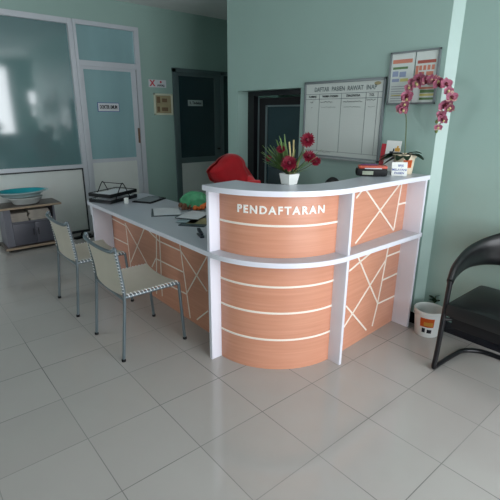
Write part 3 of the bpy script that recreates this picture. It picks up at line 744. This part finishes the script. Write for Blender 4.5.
for y in (-.12, .12):
    bm = BM(); add_tube(bm, smooth_path([(-.11, y, .03), (-.07, y, .09), (-.015, y, .162), (.01, y, .162), (.055, y, .09), (.09, y, .03)], 4), .0045, 8); obj('stacking_arch', bm, M_BLKMET, tr)
bm = BM(); add_tube(bm, [(-.002, -.12, .164), (-.002, .12, .164)], .0035, 6); obj('carry_bar', bm, M_BLKMET, tr)
for i in range(2):
    o = tag(obj('paper_stack', boxes(((-.15, -.10, 0), (.15, .10, .012 + .004 * i), .001)), M_PAPER), ('white papers in the lower level of the black wire tray' if i == 0 else 'white papers lying on top of the black wire tray'), 'paper', None)
    o.location = (.314, 1.73, DT + (.0115 if i == 0 else .0655)); o.rotation_euler = (0, 0, math.radians(26 + i))
o = thing('clipboard', 'black clipboard lying on the desk beyond the small white cup', 'clipboard', (.565, 1.49, DT), math.radians(30))
obj('board', boxes(((-.14, -.10, 0), (.14, .10, .012), .004)), M_BLKPL, o); obj('sheet', boxes(((-.115, -.085, .0122), (.10, .085, .0145))), mat('grey_sheet', (120, 128, 132), .6), o)
obj('clip', boxes(((.10, -.04, .012), (.13, .04, .022), .003)), M_STEEL, o)
cu = thing('cup', 'tiny white cup standing on the desk in front of the wire tray', 'cup', (.335, 1.50, DT))
bm = BM(); add_lathe(bm, [(.001, 0), (.018, 0), (.020, .003), (.022, .050), (.019, .050), (.017, .006), (.001, .006)], 20); obj('cup_body', bm, M_CERAMIC, cu)
# papers
def sheet(name, label, cat, c, size, rz, m=M_PAPER, th=.003, curl=.0):
    bm = BM(); nx, ny = 10, 8; T = []
    for zz in (th, 0):
        T.append([[bm.verts.new((size[0] * (i / nx - .5), size[1] * (j / ny - .5), zz + curl * math.sin(PI * i / nx) ** 2)) for j in range(ny + 1)] for i in range(nx + 1)])
    A, B = T
    for i in range(nx):
        for j in range(ny):
            bm.faces.new((A[i][j], A[i + 1][j], A[i + 1][j + 1], A[i][j + 1])); bm.faces.new((B[i][j], B[i][j + 1], B[i + 1][j + 1], B[i + 1][j]))
    rim = [(i, 0) for i in range(nx)] + [(nx, j) for j in range(ny)] + [(i, ny) for i in range(nx, 0, -1)] + [(0, j) for j in range(ny, 0, -1)]
    for (a, b), (c_, d_) in zip(rim, rim[1:] + rim[:1]): bm.faces.new((A[a][b], B[a][b], B[c_][d_], A[c_][d_]))
    o = obj(name, bm, m, smooth=False); o.location = c; o.rotation_euler = (0, 0, rz); return tag(o, label, cat)
M_SLATE = mat('slate_folder', (58, 72, 78), .5)
sheet('folder', 'dark slate folder under the loose papers in the middle of the desk', 'folder', (.43, .93, DT), (.30, .24), math.radians(62), M_SLATE, .005)
sheet('paper_sheet', 'white paper sheet lying flat on the dark slate folder', 'paper', (.44, .935, DT + .0052), (.28, .22), math.radians(64), M_PAPER, .002, .004)
sheet('book', 'open white booklet with a dark edge between the slate folder and the patterned magazine', 'book', (.545, .655, DT + .0078), (.29, .21), math.radians(28), M_SLATE, .006)
sheet('paper_sheet', 'upper white paper sheet beside the green snack bag', 'paper', (.53, .64, DT + .0145), (.27, .19), math.radians(30), M_PAPER, .002, .004)
sheet('magazine', 'patterned tan and green magazine nearest the white counter post', 'magazine', (.445, .475, DT), (.28, .20), math.radians(38), M_SLATE, .006)
sheet('leaflet', 'tan and olive patterned leaflet on top of the magazine nearest the post', 'leaflet', (.475, .47, DT + .0062), (.19, .17), math.radians(38), mat('magazine_cover', (150, 140, 104), .45, var=.35, scale=(26, 26, 26)), .0015)
sheet('leaflet', 'pale blue leaflet on the left half of the dark magazine', 'leaflet', (.385, .52, DT + .0062), (.10, .16), math.radians(38), mat('pale_leaflet', (150, 172, 178), .45, var=.15, scale=(26, 26, 26)), .0015)
# green bag of snacks
gb = thing('snack_bag', 'green plastic bag of orange and brown snacks on the back edge of the desk', 'bag', (.665, .85, DT), math.radians(50))
bm = BM(); add_blob(bm, (0, 0, .080), 1, 4, .16, 9, (.055, .12, .082)); 
for v in bm.verts:
    v.co.z = max(v.co.z, .035)
obj('green_wrap', bm, M_GREEN, gb)
random.seed(5)
bm = BM()
for i in range(9): add_blob(bm, (-.03 + random.uniform(-.015, .02), -.11 + .022 * i * .55, .024 + random.uniform(0, .03)), .024, 2, .3, 10)
obj('orange_snacks', bm, M_ORANGE, gb)
bm = BM()
for i in range(8): add_blob(bm, (-.03 + random.uniform(-.015, .02), .03 + .012 * i, .024 + random.uniform(0, .028)), .022, 2, .3, 10)
obj('brown_snacks', bm, M_BROWN, gb)
# stapler
st = thing('stapler', 'small dark stapler on the desk beside the white counter post', 'stapler', (.245, .13, DT), math.radians(70))
obj('base', boxes(((-.055, -.014, 0), (.055, .014, .008), .003)), M_STEELDK, st)
m4 = Matrix.Translation((-.05, 0, .012)) @ Matrix.Rotation(math.radians(-9), 4, 'Y')
bm = BM(); add_box(bm, (0, -.011, 0), (.105, .011, .018), .005, m4); obj('arm', bm, M_STEELDK, st)
bm = BM(); add_tube(bm, [(-.048, -.015, .012), (-.048, .015, .012)], .006, 8); obj('hinge', bm, M_STEEL, st)

# ------------------------------------------------------------------ cabinet with basins
cb = thing('low_cabinet', 'low grey two-door cabinet with a dark top against the partition wall', 'cabinet', (-.14, 3.29, 0))
yF, yB = 3.13, 3.45; xl, xr = -.415, .135
obj('base_board', boxes(((xl - .035, yF - .045, .03), (xr + .05, yB, .055), .003)), M_CABT, cb, world=True)
obj('base_edge', boxes(((xl - .036, yF - .048, .03), (xr + .051, yF - .044, .055))), M_CABE, cb, world=True)
obj('top_board', boxes(((xl - .05, yF - .04, .497), (xr + .075, yB, .520), .002)), M_CABT, cb, world=True)
obj('top_edge', boxes(((xl - .051, yF - .043, .497), (xr + .076, yF - .039, .520))), M_CABE, cb, world=True)
for x in (xl, xr - .018): obj('side_panel', boxes(((x, yF, .055), (x + .018, yB, .497))), M_CAB, cb, world=True)
obj('front_stile', boxes(((xl + .018, yF + .004, .055), (xl + .075, yF + .022, .497))), M_CAB, cb, world=True)
obj('back_panel', boxes(((xl, yB - .008, .055), (xr, yB, .497))), M_CABD, cb, world=True)
obj('inner_shelf', boxes(((xl + .018, yF + .02, .318), (xr - .018, yB, .333))), M_CAB, cb, world=True)
for x0, x1, hx in ((xl + .077, -.103, -.128), (-.099, xr - .02, -.075)):
    d = obj('door', boxes(((x0, yF + .004, .062), (x1, yF + .02, .316), .002)), M_CABD, cb, world=True)
    bm = BM(); add_tube(bm, [(hx, yF + .004, .165), (hx, yF - .014, .17), (hx, yF - .014, .235), (hx, yF + .004, .24)], .005, 8); obj('handle', bm, M_BLKMET, d, world=True)
for x in (xl, xr - .02):
    for y in (yF, yB - .04): obj('foot', boxes(((x, y, 0), (x + .03, y + .03, .03))), M_BLKPL, cb, world=True)
random.seed(21)
k = 0
for (x0, x1, n) in ((-.335, -.155, 6), (-.14, .085, 7)):
    z = .334
    for i in range(n):
        h = random.uniform(.012, .022); a = random.uniform(-.012, .012)
        o = obj('newspaper', boxes(((-(x1 - x0) / 2, -.12, 0), ((x1 - x0) / 2, .12, h), .003)), M_NEWS)
        o.location = ((x0 + x1) / 2 + a, yF + .16, z); o.rotation_euler = (0, 0, random.uniform(-.03, .03)); z += h + .0005
        tag(o, 'folded newspaper in the ' + ('left' if n == 6 else 'right') + ' pile inside the cabinet shelf', 'newspaper', 'newspapers in the ' + ('left' if n == 6 else 'right') + ' pile of the cabinet')
bs = thing('wash_basin', 'white plastic basin on the cabinet top under the teal tub', 'basin', (-.13, 3.27, .5205))
bm = BM(); add_lathe(bm, [(.001, 0), (.12, 0), (.13, .006), (.175, .070), (.187, .074), (.184, .080), (.168, .074), (.122, .012), (.001, .01)], 44, sx=1.05, sy=.72); obj('basin_body', bm, M_BASIN, bs)
ts = thing('oval_tub', 'shallow oval tub with teal inside and pale rim resting on the white basin', 'tub', (-.165, 3.28, .6012), math.radians(3))
bm = BM(); add_lathe(bm, [(.001, .0), (.15, 0), (.19, .012), (.262, .060), (.300, .064), (.303, .070), (.285, .074), (.262, .070), (.257, .066), (.2, .014), (.001, .012)], 48, sx=1, sy=.70); obj('tub_body', bm, M_CLEAR, ts)
bm = BM(); add_lathe(bm, [(.001, .0125), (.199, .0145), (.256, .0665), (.262, .0715), (.270, .0740), (.258, .0735), (.251, .067), (.195, .019), (.001, .017)], 48, sx=1, sy=.70); obj('teal_lining', bm, M_TEAL, ts)

# shoes under the desk end
def shoe(loc, rz, label):
    o = thing('sandal', label, 'sandal', loc, rz, 'dark sandals at the partition')
    prof = [(-.12, .034), (-.06, .032), (.0, .034), (.07, .046), (.115, .038), (.135, .015)]
    poly = [(x, w) for x, w in prof] + [(x, -w) for x, w in prof[::-1]]
    bm = BM(); add_prism(bm, poly, 0, .02); obj('sole', bm, M_BLKPL, o)
    bm = BM(); add_tube(bm, smooth_path([(.02, -.042, .012), (.03, -.03, .05), (.035, 0, .062), (.03, .03, .05), (.02, .042, .012)]), .016, 8, flat=.3); obj('strap', bm, M_BLKPL, o)
    return o
shoe((.47, 3.26, 0), .4, 'dark sandal on the floor by the partition, nearer the grey cabinet')
shoe((.60, 3.20, 0), .25, 'dark sandal on the floor by the partition, nearer the desk end')

# ------------------------------------------------------------------ person behind the desk and stool
pr_ = thing('person', 'person in a red headscarf sitting bent forward behind the reception counter', 'person', (1.13, .62, 0), 0)
skel = {'pel': ((1.20, .60, .54), .125), 'waist': ((1.17, .62, .68), .115), 'chest': ((1.12, .66, .84), .125), 'uch': ((1.085, .69, .95), .095), 'neck': ((1.05, .715, 1.01), .05), 'neck2': ((1.02, .735, 1.05), .048), 'head': ((.995, .755, 1.075), .066), 'htop': ((.990, .765, 1.10), .055),
    'shL': ((1.11, .86, .935), .052), 'elL': ((1.02, .92, .72), .042), 'wrL': ((.87, .79, .645), .026), 'shR': ((1.06, .52, .935), .052), 'elR': ((1.02, .42, .72), .042), 'wrR': ((.87, .55, .645), .026),
    'hipL': ((1.17, .69, .53), .09), 'knL': ((.86, .74, .52), .062), 'anL': ((.90, .74, .10), .035), 'toL': ((.80, .74, .03), .026),
    'hipR': ((1.17, .52, .53), .09), 'knR': ((.86, .50, .52), .062), 'anR': ((.90, .50, .10), .035), 'toR': ((.80, .50, .03), .026)}
ed = [('pel', 'waist'), ('waist', 'chest'), ('chest', 'uch'), ('uch', 'neck'), ('neck', 'neck2'), ('neck2', 'head'), ('head', 'htop'), ('uch', 'shL'), ('shL', 'elL'), ('elL', 'wrL'), ('uch', 'shR'), ('shR', 'elR'), ('elR', 'wrR'),
      ('pel', 'hipL'), ('hipL', 'knL'), ('knL', 'anL'), ('anL', 'toL'), ('pel', 'hipR'), ('hipR', 'knR'), ('knR', 'anR'), ('anR', 'toR')]
def skin_mesh(name, sk, edges, root, material, parent, sub=2):
    keys = list(sk); me = bpy.data.meshes.new(name); inv = wmat(parent).inverted()
    me.from_pydata([inv @ Vector(sk[k][0]) for k in keys], [(keys.index(a), keys.index(b)) for a, b in edges], [])
    o = bpy.data.objects.new(name, me); COL.objects.link(o)
    md = o.modifiers.new('s', 'SKIN'); md.use_smooth_shade = True
    for i, k in enumerate(keys):
        sv = me.skin_vertices[0].data[i]; r = sk[k][1]; sv.radius = (r, r); sv.use_root = (k == root)
    o.modifiers.new('d', 'SUBSURF').levels = sub
    bpy.context.view_layer.update()
    m2 = bpy.data.meshes.new_from_object(o.evaluated_get(bpy.context.evaluated_depsgraph_get()))
    bpy.data.objects.remove(o)
    m2.materials.clear(); m2.materials.append(material)
    for p in m2.polygons: p.use_smooth = True
    o = bpy.data.objects.new(name, m2); COL.objects.link(o); o.parent = parent; return o
body = skin_mesh('body', skel, ed, 'pel', M_SKIN, pr_)
cloth = {k: (v[0], v[1] * 1.14) for k, v in skel.items() if k not in ('head', 'htop', 'neck2', 'toL', 'toR', 'anL', 'anR', 'knL', 'knR', 'hipL', 'hipR')}
ce = [e for e in ed if e[0] in cloth and e[1] in cloth]
skin_mesh('blouse', cloth, ce, 'pel', M_RED, pr_)
sk2 = {k: (skel[k][0], skel[k][1] * (1.2 if k[:2] == 'hi' else 1.25 if k[:2] == 'kn' else 1.5)) for k in ('pel', 'hipL', 'hipR', 'knL', 'knR', 'anL', 'anR')}
skin_mesh('trousers', sk2, [e for e in ed if e[0] in sk2 and e[1] in sk2], 'pel', M_SKIRTC, pr_)
# hands, face
for nm, wr, sgn in (('hand', (.87, .79, .645), 1), ('hand', (.87, .55, .645), -1)):
    wv = Vector(wr); h = {'w': (wv, .022), 'p': (wv + Vector((-.045, -.025 * sgn, -.015)), .026)}; e = [('w', 'p')]
    for i in range(4):
        y = (-.03 + .02 * i); b0 = wv + Vector((-.075, -.03 * sgn + y * .9 + .01, -.02)); L = (.028, .034, .036, .03)[i]
        h['a%d' % i] = (b0, .0095); h['b%d' % i] = (b0 + Vector((-L * .8, 0, -.012)), .0085); h['c%d' % i] = (b0 + Vector((-L * 1.0, 0, -.034)), .007); e += [('p', 'a%d' % i), ('a%d' % i, 'b%d' % i), ('b%d' % i, 'c%d' % i)]
    tb = wv + Vector((-.035, -.05 * sgn, -.01)); h['t1'] = (tb, .011); h['t2'] = (tb + Vector((-.03, -.012 * sgn, -.01)), .009); e += [('p', 't1'), ('t1', 't2')]
    skin_mesh(nm, h, e, 'p', M_SKIN, pr_, 1)
HC = Vector((.978, .765, 1.078))
# face: pointing (-x, down)
face = BM()
Fd = Vector((-.80, .10, -.60)).normalized(); As = Fd.cross(Vector((0, 0, 1))).normalized(); Bu = As.cross(Fd).normalized()
M3 = Matrix((As, Bu, -Fd)).transposed().to_4x4()    # local x side, y up, -z forward
add_blob(face, HC, 1, 4, 0, 1, (.064, .088, .080), M3)
add_blob(face, HC + Fd * .080 - Bu * .012, 1, 2, 0, 1, (.013, .024, .016), M3)
fo = obj('face', face, M_SKIN, pr_, world=True)
bm = BM()
for s in (-1, 1): add_blob(bm, HC + Fd * .071 + As * s * .03 + Bu * .01, 1, 2, 0, 1, (.012, .007, .006), M3)
obj('eyes', bm, M_INK, fo, world=True)
bm = BM(); add_blob(bm, HC + Fd * .070 - Bu * .042, 1, 2, 0, 1, (.022, .006, .007), M3); obj('mouth', bm, mat('lips', (150, 72, 66), .5), fo, world=True)
# headscarf: hood shell around the head, draped down the back and shoulders
bm = BM(); nU, nV = 40, 22
def scarf(u, v):
    # u around (0..1) angle about vertical axis, opening toward Fd ; v from crown (0) to hem (1)
    a = (u - .5) * 2 * PI * .93 + PI     # angle measured from forward, leaving a gap in front
    fw = Vector((-1, .10, 0)).normalized(); sd = Vector((-fw.y, fw.x, 0))
    if v < .45:
        t = v / .45; rad = .120 * math.sin(t * PI / 2) ** .8; z = 1.108 + .106 * math.cos(t * PI / 2)
        c = Vector((.985 + .01 * t, .765, z))
        rf = 1.12 if math.cos(a) > 0 else 1.12
    else:
        t = (v - .45) / .55; rad = .118 + .10 * t ** .85; z = 1.108 - .27 * t
        c = Vector((.995 + .055 * t, .765 - .03 * t, z)); rf = 1.12 - .05 * t
    fold = 1 + .045 * math.sin(a * 7 + v * 3) * min(1, v * 1.6) + .02 * math.sin(a * 13)
    p = c + (fw * math.cos(a) * rf + sd * math.sin(a)) * rad * fold
    if math.cos(a) > .35 and .28 < v < .6: p += fw * .055 * (1 - abs(v - .42) / .2)
    f_ = (p - Vector((.995, .765, p.z))).dot(fw)
    p.z -= .32 * max(0, f_ - .01)
    if v < .6: p += fw * .03 * max(0, f_) / .12
    return p
g = [[bm.verts.new(scarf(i / nU, max(.02, j / nV))) for j in range(nV + 1)] for i in range(nU + 1)]
fs = []
for i in range(nU):
    for j in range(nV): fs.append(bm.faces.new((g[i][j], g[i + 1][j], g[i + 1][j + 1], g[i][j + 1])))
fs.append(bm.faces.new([g[i][0] for i in range(nU + 1)]))
bmesh.ops.solidify(bm, geom=fs, thickness=-.004)
obj('headscarf', bm, M_RED, pr_, world=True, angle=80)
sl = thing('stool', 'low dark round stool under the seated person behind the counter', 'stool', (1.21, .60, 0))
bm = BM(); add_lathe(bm, [(.001, .37), (.165, .37), (.175, .38), (.172, .402), (.15, .408), (.001, .410)], 28); obj('seat', bm, M_SOCK, sl)
for k in range(4):
    a = PI / 4 + k * PI / 2; bm = BM(); add_tube(bm, [(.12 * math.cos(a), .12 * math.sin(a), .375), (.17 * math.cos(a), .17 * math.sin(a), 0)], .011, 8); obj('leg', bm, M_STEEL, sl)

# office chair whose top just shows over the counter
oc_ = thing('office_chair', 'black office chair whose backrest top just shows above the counter', 'office chair', (1.43, -.03, 0), 0)
bm = BM(); add_blob(bm, (.0, 0, .84), 1, 4, 0, 1, (.035, .13, .222)); obj('backrest', bm, M_BLACK, oc_)
bm = BM(); add_box(bm, (-.34, -.2, .44), (.04, .2, .50), .025); obj('seat', bm, M_BLACK, oc_)
bm = BM(); add_tube(bm, [(-.05, 0, .06), (-.05, 0, .44)], .022, 10); obj('column', bm, M_BLKMET, oc_)
bm = BM(); add_tube(bm, [(0, 0, .46), (.045, 0, .48), (.03, 0, .65)], .016, 8); obj('back_stem', bm, M_BLKMET, oc_)
for k in range(5):
    a = k * 2 * PI / 5 + .3; bm = BM(); add_tube(bm, [(-.05, 0, .07), (-.05 + .165 * math.cos(a), .165 * math.sin(a), .05)], .014, 8, rs=[.018, .011]); lg = obj('leg', bm, M_BLKMET, oc_)
    bm = BM(); add_blob(bm, (-.05 + .165 * math.cos(a), .165 * math.sin(a), .023), .023, 2); obj('caster', bm, M_BLKPL, lg)

# ------------------------------------------------------------------ light
w = bpy.data.worlds.new('World'); scene.world = w; w.use_nodes = True
bg = w.node_tree.nodes['Background']; bg.inputs[0].default_value = (.92, .955, 1.0, 1); bg.inputs[1].default_value = 9.0
def portal(loc, rot, sx, sy):
    l = bpy.data.lights.new('window_portal', 'AREA'); l.shape = 'RECTANGLE'; l.size = sx; l.size_y = sy; l.cycles.is_portal = True
    o = bpy.data.objects.new('window_portal', l); COL.objects.link(o); o.location = loc; o.rotation_euler = rot
portal((.125, YW - .11, 1.42), (PI / 2, 0, 0), 2.85, 2.6)
portal((-3.71, 2.5, 1.75), (0, -PI / 2, 0), 1.7, 1.0)  # portal of the added fill window
# camera
fpx, pit, rol, yaw = 425.0, 0.30752608, 0.00663190, 0.70089842
cam = bpy.data.cameras.new('camera'); co = bpy.data.objects.new('camera', cam); COL.objects.link(co)
cam.sensor_width = 36; cam.lens = 36 * fpx / 500; cam.clip_start = .02
fw = Vector((math.sin(yaw) * math.cos(pit), math.cos(yaw) * math.cos(pit), -math.sin(pit)))
r = Vector((math.cos(yaw), -math.sin(yaw), 0)); u = r.cross(fw)
r2 = r * math.cos(rol) + u * math.sin(rol); u2 = -r * math.sin(rol) + u * math.cos(rol)
co.matrix_world = Matrix(((r2.x, u2.x, -fw.x, -1.30178), (r2.y, u2.y, -fw.y, -2.23040), (r2.z, u2.z, -fw.z, 1.53348), (0, 0, 0, 1)))
scene.camera = co
scene.view_settings.view_transform = 'Standard'; scene.view_settings.look = 'None'; scene.view_settings.gamma = 1; scene.view_settings.use_curve_mapping = False
scene.view_settings.exposure = -0.33
scene.cycles.use_denoising = True
scene.cycles.max_bounces = 8; scene.cycles.diffuse_bounces = 6; scene.cycles.sample_clamp_indirect = 6
